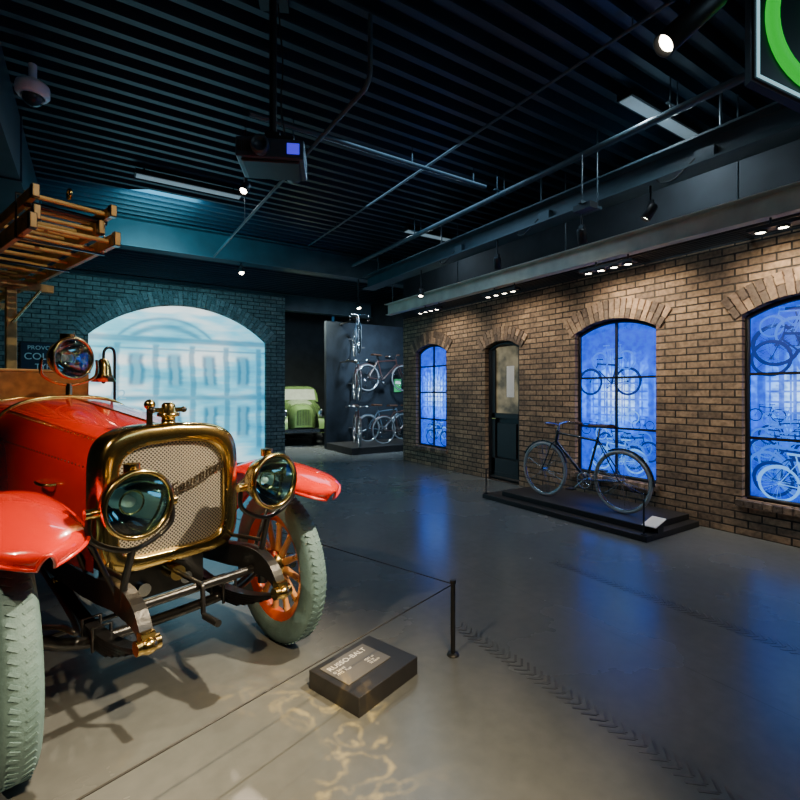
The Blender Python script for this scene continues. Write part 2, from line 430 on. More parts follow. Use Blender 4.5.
# ------------------------------------------------------------ ceiling steel
def ibeam(name,p0,p1,w,h,m):
    mb=MB(); c=[(p0[i]+p1[i])/2 for i in range(3)]; dx=abs(p1[0]-p0[0]); dy=abs(p1[1]-p0[1])
    if dx>dy:
        mb.box((c[0],c[1],c[2]+h/2-.01),(dx,w,.02),m); mb.box((c[0],c[1],c[2]-h/2+.01),(dx,w,.02),m); mb.box(c,(dx,.015,h-.03),m)
    else:
        mb.box((c[0],c[1],c[2]+h/2-.01),(w,dy,.02),m); mb.box((c[0],c[1],c[2]-h/2+.01),(w,dy,.02),m); mb.box(c,(.015,dy,h-.03),m)
    return mb.obj(name)
ibeam('ceiling_beam',(-4.8,8.6,3.93),(7.3,8.6,3.93),.26,.46,BEAM)
ibeam('ceiling_beam',(-4.8,13,3.93),(7.3,13,3.93),.26,.46,BEAM)
b=MB(); b.box((4.65,3.9,3.485),(.26,9.0,.02),BEAM); b.box((4.65,3.9,3.72),(.26,9.0,.02),BEAM); b.box((4.65,3.9,3.6),(.02,9.0,.22),BEAM)
for y in (0,2,4,6,8): b.cyl((4.65,y,3.72),(4.65,y,4.17),.012,BEAM,8)
for y in (2.1,3.9,5.5):
    b.box((4.60,y,3.56),(.06,.16,.11),BEAM)
    b.tube(catmull([(4.57,y+.08,3.55),(4.50,y+.22,3.40),(4.52,y+.35,3.42),(4.56,y+.42,3.475)],5),.008,BLACK,6)
b.obj('cable_duct')
b=MB(); b.box((5.02,3.0,3.075),(.05,10.4,.20),FASCIA); b.box((4.98,3.0,3.18),(.14,10.4,.012),FASCIA); b.box((5.0,3.0,2.975),(.12,10.4,.012),FASCIA)
for y in (0.2,2,3.9,6,8): b.cyl((4.98,y,3.18),(4.98,y,4.17),.008,BEAM,8)
b.obj('lighting_rail')
b=MB()
for i in range(6): b.box((5.12+i*.065,3.0,2.975),(.03,10.4,.03),BLACK)
for y in range(-2,9): b.box((5.27,y+.1,3.0),(.42,.03,.02),BLACK)
b.obj('slatted_soffit')
b=MB(); b.box((-.95,2.8,3.84),(.7,11.2,.62),BEAM)
for y in range(-2,9,2): b.box((-.95,y,3.84),(.73,.04,.65),BEAM)
b.obj('ventilation_duct')
# pipes
b=MB(); b.tube([(1.69,3.02,4.17),(1.69,3.02,3.76),(1.69,3.05,3.71),(1.69,3.1,3.68),(1.69,6,3.68),(1.69,8.3,3.68)],.019,BEAM,8)
for y in (4.6,6.4): b.cyl((1.69,y,3.68),(1.69,y,4.17),.006,BEAM,6)
b.obj('conduit_pipe')
b=MB(); b.tube([(1.2,4.4,3.98),(4.1,4.4,3.98)],.024,BEAM,8)
for x in (1.5,3,3.9): b.cyl((x,4.4,3.98),(x,4.4,4.17),.006,BEAM,6)
b.obj('conduit_pipe')
b=MB(); b.tube([(4.2,0,3.86),(4.2,8.2,3.86)],.03,BEAM,10); b.tube([(4.32,0,3.90),(4.32,8.2,3.90)],.014,BEAM,8)
for y in (.5,2.2,4.3,6.1): b.cyl((4.2,y,3.86),(4.2,y,4.17),.006,BEAM,6); b.box((4.26,y,3.93),(.22,.03,.012),BEAM); b.cyl((4.32,y,3.9),(4.32,y,4.17),.006,BEAM,6)
b.obj('conduit_pipe')
b=MB(); b.tube([(3.3,1.7,4.09),(3.3,8.2,4.09)],.014,BEAM,8)
for y in (2,4.9,7): b.cyl((3.3,y,4.09),(3.3,y,4.17),.006,BEAM,6)
b.obj('conduit_pipe')
b=MB()
for x in (4.15,4.4):
    b.cyl((x,3.05,3.35),(x,3.05,3.84),.008,BEAM,8)
b.box((4.28,3.05,3.35),(.35,.04,.03),BEAM); b.cyl((4.4,3.05,3.83),(4.4,3.05,4.17),.008,BEAM,8); b.box((4.2,3.05,3.31),(.12,.2,.06),BLACK)
b.obj('hanger_frame')
# strip lamps
for (x0,x1,y,en) in ((.43,1.69,6.6,6),(4.3,5.2,6.5,12),(4.0,5.3,2.5,30),(-2.4,-1.5,6.6,0)):
    m=MB(); m.box(((x0+x1)/2,y,4.10),(x1-x0,.15,.06),BLACK); m.box(((x0+x1)/2,y,4.066),(x1-x0-.03,.11,.012),LEDC)
    for x in (x0+.1,x1-.1): m.cyl((x,y,4.12),(x,y,4.17),.01,BLACK,8)
    so=m.obj('strip_lamp')
    if en:
        l=bpy.data.lights.new('strip_glow','AREA'); l.shape='RECTANGLE'; l.size=x1-x0; l.size_y=.1; l.energy=en; l.color=(.7,.88,1.)
        lo=bpy.data.objects.new('strip_glow',l); COL.objects.link(lo); lo.location=((x0+x1)/2,y,4.05); lo.parent=so
# security camera
m=MB(); m.lathe([(.0,0.02),(.09,0.02),(.115,0),(.12,-.02),(.12,-.08),(.105,-.10),(.085,-.10)],(-.42,5.0,4.0),(0,0,1),WHITEP,28)
m.sphere((-.42,5.0,3.90),.078,mat('smoked_dome',(.03,.04,.05),.08,noise=.1),16)
m.cyl((-.42,5.0,4.0),(-.42,5.0,4.17),.03,WHITEP,12); m.obj('security_camera')

# projector
e=empty('ceiling_projector',(1.05,3.25,3.05),(0,0,math.radians(-25)))
PJ=mat('projector_shell',(.035,.06,.09),.35,noise=.1)
m=MB(); m.box((0,0,0),(.44,.34,.13),PJ); m.box((0,0,-.07),(.38,.28,.02),BLACK); m.obj('shell',e,bevel=.02)
m=MB(); m.lathe([(.0,-.03),(.05,-.03),(.06,0),(.06,.07),(.045,.08),(.04,.05),(0,.05)],(.12,.17,0),(0,1,0),BLACK,24)
m.lathe([(.0,-.03),(.05,-.03),(.06,0),(.06,.05),(.045,.06),(.04,.03),(0,.03)],(-.06,-.17,0),(0,-1,0),PJ,24)
for i in range(7): m.box((-.20+i*.014,-.171,-.0),(.007,.006,.07),BLACK)
for i in range(6): m.box((.221,-.1+i*.035,0),(.006,.02,.08),BLACK)
m.box((.15,-.171,.0),(.08,.006,.07),mat('status_panel',(.1,.1,.9),.5,emis=(.06,.03,1.),es=1.0,noise=.01))
m.obj('lens_and_vents',e)
m=MB(); m.box((0,0,.10),(.3,.24,.02),BLACK); m.cyl((0,0,.08),(0,0,1.12),.026,BLACK,12); m.box((0,0,.13),(.1,.1,.08),BLACK); m.box((0,0,1.11),(.2,.2,.02),BLACK)
m.tube(catmull([(.03,.03,1.1),(.06,.05,.7),(.05,.04,.4),(.1,.1,.05)],6),.006,BLACK,6); m.obj('pole_mount',e)

# spotlights
def spotlamp(name,pos,target,top,L=.16,R=.045,lit=True,energy=0,col=(1,.85,.65),size=60,blend=.6,soft=.05):
    pos=Vector(pos); d=(Vector(target)-pos).normalized()
    m=MB()
    m.lathe([(0,-L),(R*.8,-L),(R,-L*.9),(R,0),(R*.88,0),(R*.8,-.03),(0,-.03)],pos,d,BLACK,20)
    mid=pos-d*L*.6
    m.tube([mid+Vector((0,0,R)),Vector((mid.x,mid.y,top))],.012,BLACK,8)
    m.box((mid.x,mid.y,mid.z+R+.02),(.03,.06,.06),BLACK)
    m.lathe([(0,-.026),(R*.78,-.026)],pos,d,LEDW if lit else BLACK,16)
    o=m.obj(name)
    if energy:
        l=bpy.data.lights.new('beam','SPOT'); l.energy=energy; l.color=col; l.spot_size=math.radians(size); l.spot_blend=blend; l.shadow_soft_size=soft
        lo=bpy.data.objects.new('beam',l); COL.objects.link(lo); lo.location=pos+d*.03; lo.rotation_euler=d.to_track_quat('-Z','Y').to_euler(); lo.parent=o
    return o
spotlamp('spotlight',(2.21,1.19,3.04),(.20,2.4,.85),4.17,L=.38,R=.055,energy=1100,size=52,col=(1,.80,.52),blend=.85,soft=.03)
spotlamp('spotlight',(-1.6,1.0,3.3),(.2,2.2,.9),4.17,energy=240,size=52,col=(1,.80,.52),blend=.7,soft=.03)  # unseen spot added to light the car from front left
spotlamp('spotlight',(.5,-.9,3.4),(.50,1.3,0),4.17,energy=1500,size=42,col=(1,.72,.38),blend=1.)  # unseen spot added to warm the floor before the car
spotlamp('spotlight',(1.3,5.0,3.5),(0.1,3.4,1.3),4.17,energy=240,size=55,col=(1,.8,.6),lit=True)
spotlamp('spotlight',(.9,1.5,3.9),(-.35,3.7,2.3),4.17,energy=150,size=46,col=(1,.84,.55),blend=.8,soft=.02)  # unseen spot added to brighten the ladders
for p,t,top in (((4.6,2.66,3.15),(4.1,3.3,1.8),3.475),((4.6,3.37,3.1),(5.4,3.6,1),3.475),((4.6,4.70,3.1),(5.3,5.2,1),3.475),((4.6,6.5,3.02),(3.9,5.8,1),3.475),
                ((2.19,8.5,3.50),(2.0,6,1),3.70),((4.5,8.5,3.1),(4.2,7,1),3.70),((-.1,8.5,3.46),(-.5,7,1),3.70)):
    spotlamp('spotlight',p,t,top,R=.05)
# warm wall-wash clusters
for yc,en in ((3.27,48),(4.96,20),(1.55,58),(6.7,19),(-.4,26)):  # out-of-frame cluster by the last window is added to light its brick
    e=empty('downlight_cluster',(4.9,yc,2.86))
    m=MB(); m.box((0,0,0),(.12,.66,.03),BLACK); m.cyl((.08,-.2,.0),(.08,-.2,.105),.01,BLACK,8); m.cyl((.08,.2,.0),(.08,.2,.105),.01,BLACK,8)
    m.box((.06,0,.005),(.08,.5,.02),BLACK)
    for i in range(4):
        y=-.25+i*.165; m.lathe([(.05,0),(.05,-.03),(.04,-.03),(.035,-.02),(0,-.02)],(0,y,-.005),(0,0,1),BLACK,18); m.lathe([(0,-.024),(.036,-.024)],(0,y,-.005),(0,0,1),LEDW,18)
    m.obj('housing',e)
    for y in (-.25,.25):
        l=bpy.data.lights.new('wash','SPOT'); l.energy=en; l.color=(1,.82,.60); l.spot_size=math.radians(130); l.spot_blend=.9; l.shadow_soft_size=.03
        lo=bpy.data.objects.new('wash',l); COL.objects.link(lo); lo.parent=e; lo.location=(0.0,y,-.05)
        lo.rotation_euler=Vector((.75,0,-1)).to_track_quat('-Z','Y').to_euler()

# hexagonal illuminated sign
e=empty('illuminated_sign',(3.416,.773,3.447),(0,0,math.radians(-38)))
m=MB(); R=.66
def hexp(r,y): return [Vector((r*math.sin(i*PI/3),y,r*math.cos(i*PI/3))) for i in range(6)]
A=hexp(R,0);B=hexp(R,.06); m.grid([A,B],BLACK,cv=True,smooth=False); m.add(A,[tuple(range(6))],mat('sign_face',(.01,.02,.025),.3,noise=.1)); m.add(B,[tuple(range(6))],BLACK)
m.tube(hexp(R*.95,-.005),.008,CYAN,6,closed=True); m.tube(hexp(R*.99,.0),.012,BLACK,6,closed=True)
m.ring((0,-.005,0),(0,1,0),.475,.035,GREENE,60,8)
m.tube(catmull([(-.22,-.01,-.3),(-.26,-.01,.1),(0,-.01,.3),(.24,-.01,.1),(.1,-.01,-.25)],8),.035,GREENE,8)
m.tube([(-.1,-.01,-.3),(.05,-.01,.15)],.03,GREENE,8)
m.obj('panel',e)
m=MB(); m.cyl((-.3,.03,.48),(-.3,.03,.72),.01,BLACK,8); m.cyl((.3,.03,.48),(.3,.03,.72),.01,BLACK,8); m.obj('hangers',e)

# ------------------------------------------------------------ bicycle
def bike_mesh(frame,tyre,rim,flat=False,drop=False,tk=1.):
    m=MB(); r=.325; rw=(-.53,0,.34); fw=(.53,0,.34)
    for c in (rw,fw):
        m.ring(c,(0,1,0),r,.017*tk,tyre,44,8); m.ring(c,(0,1,0),r-.02,.009,rim,44,6)
        m.cyl((c[0],-.04,c[2]),(c[0],.04,c[2]),.02,rim,12)
        for i in range(24):
            a=2*PI*i/24; m.tube([(c[0],.02*(-1)**i,c[2]),(c[0]+(r-.02)*math.cos(a+.15*(-1)**(i//2)),0,c[2]+(r-.02)*math.sin(a+.15*(-1)**(i//2)))],.0016*tk,rim,4,caps=False)
        m.tube([(c[0]+(r+.03)*math.cos(t),0,c[2]+(r+.03)*math.sin(t)) for t in [(.15 if c is fw else .35)*PI+ i*(.75 if c is fw else .65)*PI/14 for i in range(15)]],.012,frame,6)
    bb=(-.09,0,.29); st=(-.24,0,.80); hb=(.345,0,.70); ht=(.315,0,.84)
    t=.015*tk
    m.tube([bb,st],t,frame); m.tube([bb,hb],.017,frame); m.tube([(-.23,0,.76),(.325,0,.81)],t,frame); m.tube([hb,ht],.02,frame)
    for s in (-1,1):
        m.tube([bb,(-.3,.045*s,.315),(-.53,.05*s,.34)],.009,frame,6); m.tube([(-.235,.01*s,.77),(-.53,.05*s,.34)],.007,frame,6)
        m.tube(catmull([(.35,.01*s,.70),(.38,.05*s,.66),(.46,.05*s,.48),(.53,.05*s,.34)],5),.010,frame,6)
    m.tube([st,(-.262,0,.90)],.012,rim); m.tube([ht,(.305,0,.90)],.012,rim)
    rows=[]
    for i in range(9):
        u=i/8; x=-.40+.28*u; w=.075*(1-u)**.7+.018; rows.append([Vector((x,w*math.sin(a),.915+.03*math.cos(a)*(1 if math.cos(a)>0 else .5)+.012*(1-u))) for a in [2*PI*k/10 for k in range(10)]])
    m.grid(rows,LEATH,cv=True); m.add(rows[0],[tuple(range(10))],LEATH); m.add(rows[-1],[tuple(range(10))],LEATH)
    for s in (-1,1):
        if drop: P=[(.305,0,.9),(.32,.04*s,.91),(.38,.19*s,.91),(.44,.21*s,.86),(.41,.21*s,.78),(.33,.21*s,.77)]
        else: P=[(.305,0,.9),(.33,.05*s,.92),(.34,.2*s,.94),(.26,.26*s,.93),(.16,.27*s,.92)]
        m.tube(catmull(P,5),.010,rim,8); m.tube([P[-2],P[-1]],.016,LEATH,8)
    m.ring((bb[0],.05,bb[2]),(0,1,0),.09,.006,rim,28,6)
    for k in range(5):
        a=2*PI*k/5; m.tube([(bb[0],.05,bb[2]),(bb[0]+.09*math.cos(a),.05,bb[2]+.09*math.sin(a))],.005,rim,5)
    m.tube([(bb[0],-.07,bb[2]),(bb[0],.07,bb[2])],.02,rim,10)
    m.tube([(bb[0],.07,bb[2]),(bb[0]+.12,.08,bb[2]-.11)],.009,rim,6); m.box((bb[0]+.12,.13,bb[2]-.11),(.08,.09,.02),RUBB)
    m.tube([(bb[0],-.07,bb[2]),(bb[0]-.12,-.08,bb[2]+.11)],.009,rim,6); m.box((bb[0]-.12,-.13,bb[2]+.11),(.08,.09,.02),RUBB)
    m.tube([(bb[0],.05,bb[2]+.09),(-.53,.05,.375)],.004,RUBB,4); m.tube([(bb[0],.05,bb[2]-.09),(-.53,.05,.305)],.004,RUBB,4)
    return m.mesh('bicycle')
BM=bike_mesh(GREENF,CREAMT,CHROME)
GREYF=mat('blue_grey_enamel',(.06,.10,.14),.3,coat=.5,noise=.1)
DULLT=mat('aged_tyre',(.16,.18,.20),.6,noise=.15)
BM2=bike_mesh(GREYF,DULLT,CHROME,drop=True)
BM3=bike_mesh(mat('maroon_enamel',(.05,.02,.018),.3,coat=.5,noise=.1),DULLT,CHROME)
def bike(me,loc,rz,name='bicycle'):
    o=bpy.data.objects.new(name,me); COL.objects.link(o); o.location=loc; o.rotation_euler=(0,0,rz); return o
bike(BM,(4.84,3.585,.123),PI/2)
# picture bikes: flattened drawings on the window pictures
FL=[]
for M_,tk in ((PICL,1.2),(PICM,1.4),(PICD,1.8)):
    me=bike_mesh(M_,M_,M_,tk=tk)
    for i in range(len(me.materials)): me.materials[i]=M_
    FL.append(me)
def pic(me,y,z,par,sc=1.,flip=False,dx=0):
    o=bike(me,(XW+.113-dx,y,z),PI/2 if not flip else -PI/2,'pictured_bicycle'); o.scale=(sc,.02,sc); o.parent=par
ws=[bpy.data.objects['window_%d'%i] for i in (1,2,3)]
rr=random.Random(11)
def crowd(w,n,z0,z1,s0,s1):
    a,b=WINS[w]
    for k in range(n):
        t=k/(n-1); z=z1+(z0-z1)*t; sc=s1+(s0-s1)*t; half=.87*sc
        y=rr.uniform(a+half+.01,b-half-.01) if b-a>2*half+.03 else (a+b)/2
        pic(FL[(2,1,2,0,1,2,1)[k%7]],y,z,ws[w],sc,rr.random()<.5,dx=.0006*k)
crowd(0,6,.40,.75,.42,.2)
crowd(1,12,.38,.98,.46,.16); pic(FL[2],3.72,1.40,ws[1],.50,False,.002); pic(FL[1],3.66,1.72,ws[1],.34,True,.003); pic(FL[0],3.5,1.05,ws[1],.22,False,.004)
crowd(2,18,.38,1.15,.50,.18)
for k,(y,z,sc,fl,me) in enumerate([(1.62,1.70,.58,1,2),(1.55,1.85,.44,0,1),(1.70,1.60,.5,0,2),(1.45,1.95,.3,1,2),(1.8,1.98,.3,0,1)]): pic(FL[me],y,z,ws[2],sc,bool(fl),.001*k)

# platform
e=empty('display_platform')
m=MB(); m.box((4.945,3.69,.03),(1.01,2.28,.06),PLAT); m.box((5.0,3.62,.09),(.86,1.95,.065),PLAT); m.obj('deck',e,bevel=.006)
m=MB()
for y in (2.60,4.80): m.cyl((4.48,y,.06),(4.48,y,.40),.009,BLACK,10); m.cyl((4.48,y,.06),(4.48,y,.07),.03,BLACK,14)
m.tube([(4.48,2.60,.385),(4.48,4.80,.385)],.004,BLACK,6)
m.box((4.66,2.60,.155),(.2,.14,.01),PAPER,Matrix.Rotation(-.3,3,'Y')); m.box((4.69,2.60,.10),(.1,.1,.09),BLACK)
m.obj('rail_and_stands',e)
# far bike display
e=empty('display_platform')
m=MB(); m.box((6.1,10.3,.08),(2.4,1.38,.158),PLAT); m.obj('deck',e,bevel=.006)
bike(BM3,(6.42,10.66,1.45),.0); bike(BM2,(6.42,10.64,.16),0); bike(BM3,(6.48,9.98,.16),.05)
for z in (2.3,1.23,.16): bike(BM3 if z<2 else BM2,(5.28,10.08,z),-1.95)
m=MB()
for x,y,z in ((6.35,10.68,2.38),(5.3,10.1,3.15),(5.3,10.1,2.18)): m.box((x,(y+11)/2,z+.0),(.03,11-y-.01,.03),BLACK)
m.obj('bicycle_hanger')
m=MB(); m.box((7.0,10.985,1.6),(.22,.02,.35),mat('green_notice',(.04,.4,.12),.5,emis=(.02,.5,.1),es=.08,noise=.1)); m.box((7.0,10.97,1.68),(.16,.01,.08),PAPER); m.obj('wall_notice')

# ------------------------------------------------------------ far vintage car
e=empty('green_vintage_car',(5.05,13.3,0),(0,0,math.radians(-16)))
OL=mat('olive_paint',(.12,.20,.07),.25,coat=.7,noise=.12)
m=MB()
rows=[]
for y,w,z0,zt in ((-1.55,.22,.5,.98),(-1.45,.30,.45,1.06),(-.9,.38,.45,1.12),(-.4,.50,.45,1.17),(-.25,.66,.45,1.20),(.5,.70,.4,1.18),(1.5,.66,.45,1.12),(1.9,.5,.5,.95)):
    rows.append([Vector((w*math.copysign(abs(math.cos(a))**.6,math.cos(a)),y,z0+(zt-z0)*math.sin(a)**.6)) for a in [PI*k/18 for k in range(19)]])
m.grid(rows,OL); m.add(rows[0],[tuple(range(19))],OL); m.add(rows[-1],[tuple(range(19))],OL)
rows=[]
for y,w,zt in ((-.22,.56,1.16),(.05,.56,1.55),(.25,.56,1.60),(1.0,.54,1.60),(1.5,.45,1.15)):
    rows.append([Vector((w*math.copysign(abs(math.cos(a))**.4,math.cos(a)),y,1.1+(zt-1.1)*math.sin(a)**.5)) for a in [PI*k/18 for k in range(19)]])
m.grid(rows,OL)
for s in (-1,1):
    m.lathe([(0,-.12),(.07,-.09),(.11,0),(.10,.01),(0,.02)],(.50*s,-1.42,.86),(0,-1,0),CHROME,18)
    rows=[[Vector((s*(.40+.36*u),-1.1+.46*math.cos(t),.36+.5*math.sin(t)-.05*u*u)) for u in (0,.35,.7,1)] for t in [PI*k/14 for k in range(15)]]
    m.grid(rows,OL)
    m.box((.68*s,.35,.32),(.2,1.8,.03),BLACK)
    for y in (-1.1,1.5):
        m.ring((.64*s,y,.34),(1,0,0),.26,.075,RUBB,28,10); m.lathe([(0,0),(.2,.02),(.22,-.03)],(.64*s,y,.34),(s,0,0),OL,18)
WS=mat('car_windscreen',(.35,.38,.32),.1,noise=.1)
m.add([(-.46,-.22,1.2),(.46,-.22,1.2),(.44,.0,1.50),(-.44,.0,1.50)],[(0,1,2,3)],WS)
m.box((0,-1.66,.42),(1.4,.05,.09),CHROME); m.box((0,-1.60,.42),(.5,.1,.05),CHROME); m.box((0,0,.38),(.9,3.0,.1),BLACK)
for i in range(9): m.box((-.16+i*.04,-1.562,.76),(.012,.02,.40),CHROME)
m.ring((0,-1.565,.76),(0,1,0),.0001,.0001,CHROME,4,3)
m.obj('body',e)

# ------------------------------------------------------------ fire engine
ANG=math.radians(18.07)
FE=empty('vintage_fire_engine',(.30,2.55,0),(0,0,ANG))

def wheel(name,x,y,rot):
    w=empty(name,(x,y,.43),(0,0,rot)); w.parent=FE
    m=MB()
    prof=[]
    for i in range(20):
        a=2*PI*i/20; ca,sa=math.cos(a),math.sin(a)
        rr=.365+.065*math.copysign(abs(ca)**.75,ca); hh=.062*math.copysign(abs(sa)**.75,sa); prof.append((rr,hh))
    m.lathe(prof,(0,0,0),(1,0,0),TYRE,56,closed=True)
    for i in range(72):
        a=2*PI*i/72
        for s in (-1,1):
            R=Matrix.Rotation(a,3,'X')@Matrix.Rotation(s*.55,3,'Z')
            m.box(Matrix.Rotation(a,3,'X')@Vector((s*.023,0,.4285)),(.034,.012,.005),TYRE,R)
    m.obj('tyre',w)
    m=MB()
    m.lathe([(.305,-.035),(.318,-.042),(.318,.042),(.305,.035),(.262,.022),(.262,-.022)],(0,0,0),(1,0,0),RIMR,48,closed=True)
    m.lathe([(.316,-.046),(.330,-.05),(.330,-.042),(.316,-.04)],(0,0,0),(1,0,0),BRASS,48,closed=True)
    m.lathe([(.316,.046),(.330,.05),(.330,.042),(.316,.04)],(0,0,0),(1,0,0),BRASS,48,closed=True)
    m.obj('rim',w)
    m=MB()
    for i in range(12):
        a=2*PI*i/12+.1; d=Vector((0,math.cos(a),math.sin(a)))
        m.tube([d*.04,d*.1,d*.2,d*.268],[.024,.021,.017,.02],SPOKE,8)
        m.sphere(d*.245+Vector((-.02,0,0)),.008,BRASS,6)
    m.obj('spokes',w)
    m=MB(); m.lathe([(0,-.07),(.035,-.07),(.04,-.04),(.09,-.032),(.092,.032),(.05,.04),(.045,.10),(.02,.11),(0,.11)],(0,0,0),(1 if x>0 else -1,0,0),BRASS,24)
    for i in range(6):
        a=2*PI*i/6; m.sphere((-.036 if x>0 else .036,.07*math.cos(a),.07*math.sin(a)),.009,IRON,6)
    m.obj('hub',w)
ST=math.radians(-6)
wheel('wheel_front_right',.648,0,ST); wheel('wheel_front_left',-.605,-.0,ST)
wheel('wheel_rear_right',.66,3.35,0); wheel('wheel_rear_left',-.66,3.35,0)

# radiator shell
def rl(w,hh,zc,y,n=5.5,arch=.035,K=64):
    out=[]
    for k in range(K):
        a=2*PI*k/K; ca,sa=math.cos(a),math.sin(a)
        x=w*math.copysign(abs(ca)**(2/n),ca); z=hh*math.copysign(abs(sa)**(2/n),sa)
        if z>0: z+=arch*(1-(x/w)**2)*(z/hh)
        out.append(Vector((x,y,zc+z)))
    return out
m=MB()
m.grid([rl(.322,.306,.956,.06),rl(.327,.310,.956,-.07),rl(.321,.304,.956,-.095),rl(.305,.289,.954,-.106),rl(.262,.246,.950,-.106),rl(.250,.236,.946,-.10),rl(.246,.232,.946,-.085),rl(.245,.231,.946,-.05)],BRASS,cv=True)
m.obj('radiator_shell',FE)
m=MB(); L=rl(.246,.232,.946,-.078); m.add(L,[tuple(range(len(L)))],CORE); m.obj('radiator_core',FE)
m=MB()
L=rl(.256,.241,.948,-.108,K=40)
for p in L: m.sphere(p,.004,BRASS,6)
m.obj('rivets',FE)
# handwritten style wire badge
SCRIPT=mat('dark_script',(.03,.02,.01),.4,metal=.3,noise=.1)
text('badge_lettering','Fournitier',.076,SCRIPT,(.11,-.090,1.03),(PI/2,math.radians(-22),0),FE,ext=.004,shear=.5)
m=MB(); m.tube(catmull([(-.02,-.088,.955),(.06,-.088,.98),(.14,-.088,1.01),(.22,-.088,1.06),(.235,-.088,1.085)],5),.004,SCRIPT,6); m.obj('badge_underline',FE)
# filler cap
m=MB(); m.lathe([(0,.10),(.02,.10),(.03,.09),(.034,.055),(.05,.05),(.05,.035),(.03,.03),(.032,.0),(.05,-.01)],(.0,-.02,1.295),(0,0,1),BRASS,24)
m.box((0,-.02,1.36),(.15,.02,.022),BRASS); m.sphere((-.075,-.02,1.36),.016,IRON,10); m.sphere((.075,-.02,1.36),.016,IRON,10)
m.cyl((-.07,.02,1.27),(-.07,.02,1.37),.014,IRON); m.sphere((-.07,.02,1.385),.026,BRASS,12)
m.obj('filler_cap',FE)

# bonnet
def hp(w,z0,zsh,zt,y,n=2.6,K=20):
    out=[Vector((-w,y,z0)),Vector((-w,y,z0+(zsh-z0)*.5))]
    for k in range(K+1):
        a=PI-PI*k/K; ca,sa=math.cos(a),max(math.sin(a),0)
        out.append(Vector((w*math.copysign(abs(ca)**(2/n),ca),y,zsh+(zt-zsh)*sa**(2/n))))
    out+=[Vector((w,y,z0+(zsh-z0)*.5)),Vector((w,y,z0))]
    return out
def hs(t): # t 0 front..1 rear
    return (.312+.09*t, .66-.06*t, 1.09+.06*t, 1.275+.135*t)
m=MB(); m.grid([hp(*hs(t/10),-.0+1.36*t/10) for t in range(11)],RED)
m.obj('bonnet',FE)
m=MB(); m.grid([hp(*hs(1),1.36),hp(.43,.58,1.16,1.42,1.5),hp(.47,.56,1.14,1.40,1.95)],RED); m.obj('scuttle',FE)
m=MB()
P=hp(.404,.6,1.15,1.412,1.36); m.tube(P,.013,BRASS,8)
P=hp(.472,.58,1.14,1.402,1.95); m.tube(P,.011,BRASS,8)
def hpt(t,frac):
    L=hp(*hs(t),-.0+1.36*t); i=frac*(len(L)-1); j=int(i); return L[j].lerp(L[min(j+1,len(L)-1)],i-j)
for fr in (.5,.27,.73):
    m.tube([hpt(t/10,fr)+Vector((0,0,.001)) for t in range(11)],.006,BRASS if fr==.5 else RED,6)
m.obj('brass_trim',FE)
m=MB()
for fr in (.255,.745,.10,.90):
    for t in range(34): m.sphere(hpt(.02+t/35,fr),.0055,BRASS if fr in(.255,.745) else IRON,6)
m.obj('bonnet_bolts',FE)
m=MB()
for s in (-1,1):
    m.tube(catmull([(.34*s,.4,1.0),(.385*s,.42,1.0),(.385*s,.55,1.0),(.345*s,.57,1.0)],5),.008,BRASS,8)
    for y in (.25,.85): m.box((.335*s+.03*s*y,y,.80),(.02,.05,.06),BRASS)
m.obj('bonnet_handles',FE)

# mudguards
def mudguard(s):
    xc=s*.655 if s>0 else -.60; yf=0 if s>0 else -.02
    path=catmull([(-.47+yf,.915),(-.40+yf,.955),(-.25,.995),(-.02,1.025),(.22,1.02),(.45,.90),(.68,.70),(.9,.56),(1.15,.52)],5)
    path=[Vector((a[0],a[1])) for a in path]
    rows=[];nP=len(path)
    e1=[];e2=[]
    for i,p in enumerate(path):
        t=(path[min(i+1,nP-1)]-path[max(i-1,0)]).normalized(); nrm=Vector((-t.y,t.x))
        dist=(p.x+.47-yf)
        hw=.17*math.sqrt(max(0.02,1-(1-min(1,dist/.2))**2)) if dist<.2 else .17
        row=[]
        for k in range(15):
            u=-1+2*k/14; c=.04*(1-u*u)-(.02 if abs(u)>.99 else 0)
            q=p+nrm*(c-.03)
            row.append(Vector((xc+hw*u,q.x,q.y)))
        rows.append(row); e1.append(row[0]); e2.append(row[-1])
    m=MB(); m.grid(rows,RED)
    m.tube(list(reversed(e1))+rows[0][1:-1]+e2,.008,RED,8)
    o=m.obj('mudguard_'+('right' if s>0 else 'left'),FE)
    sd=o.modifiers.new('solid','SOLIDIFY'); sd.thickness=.004
    m=MB()
    m.tube([(s*.3,.1,.62),(s*.4,.08,.9),(s*.53,.06,.985)],.012,IRON,8); m.tube([(s*.3,-.25,.60),(s*.40,-.25,.85),(s*.52,-.25,.945)],.010,IRON,8)
    m.obj('mudguard_stay',FE)
mudguard(1); mudguard(-1)
m=MB()
for s in (-1,1): m.box((s*.62,1.9,.50),(.30,1.6,.035),WOOD); m.box((s*.62,1.9,.475),(.32,1.62,.015),IRON)
for s in (-1,1):
    for y in (1.3,2.5): m.box((s*.42,y,.5),(.3,.04,.04),IRON)
m.obj('running_boards',FE)

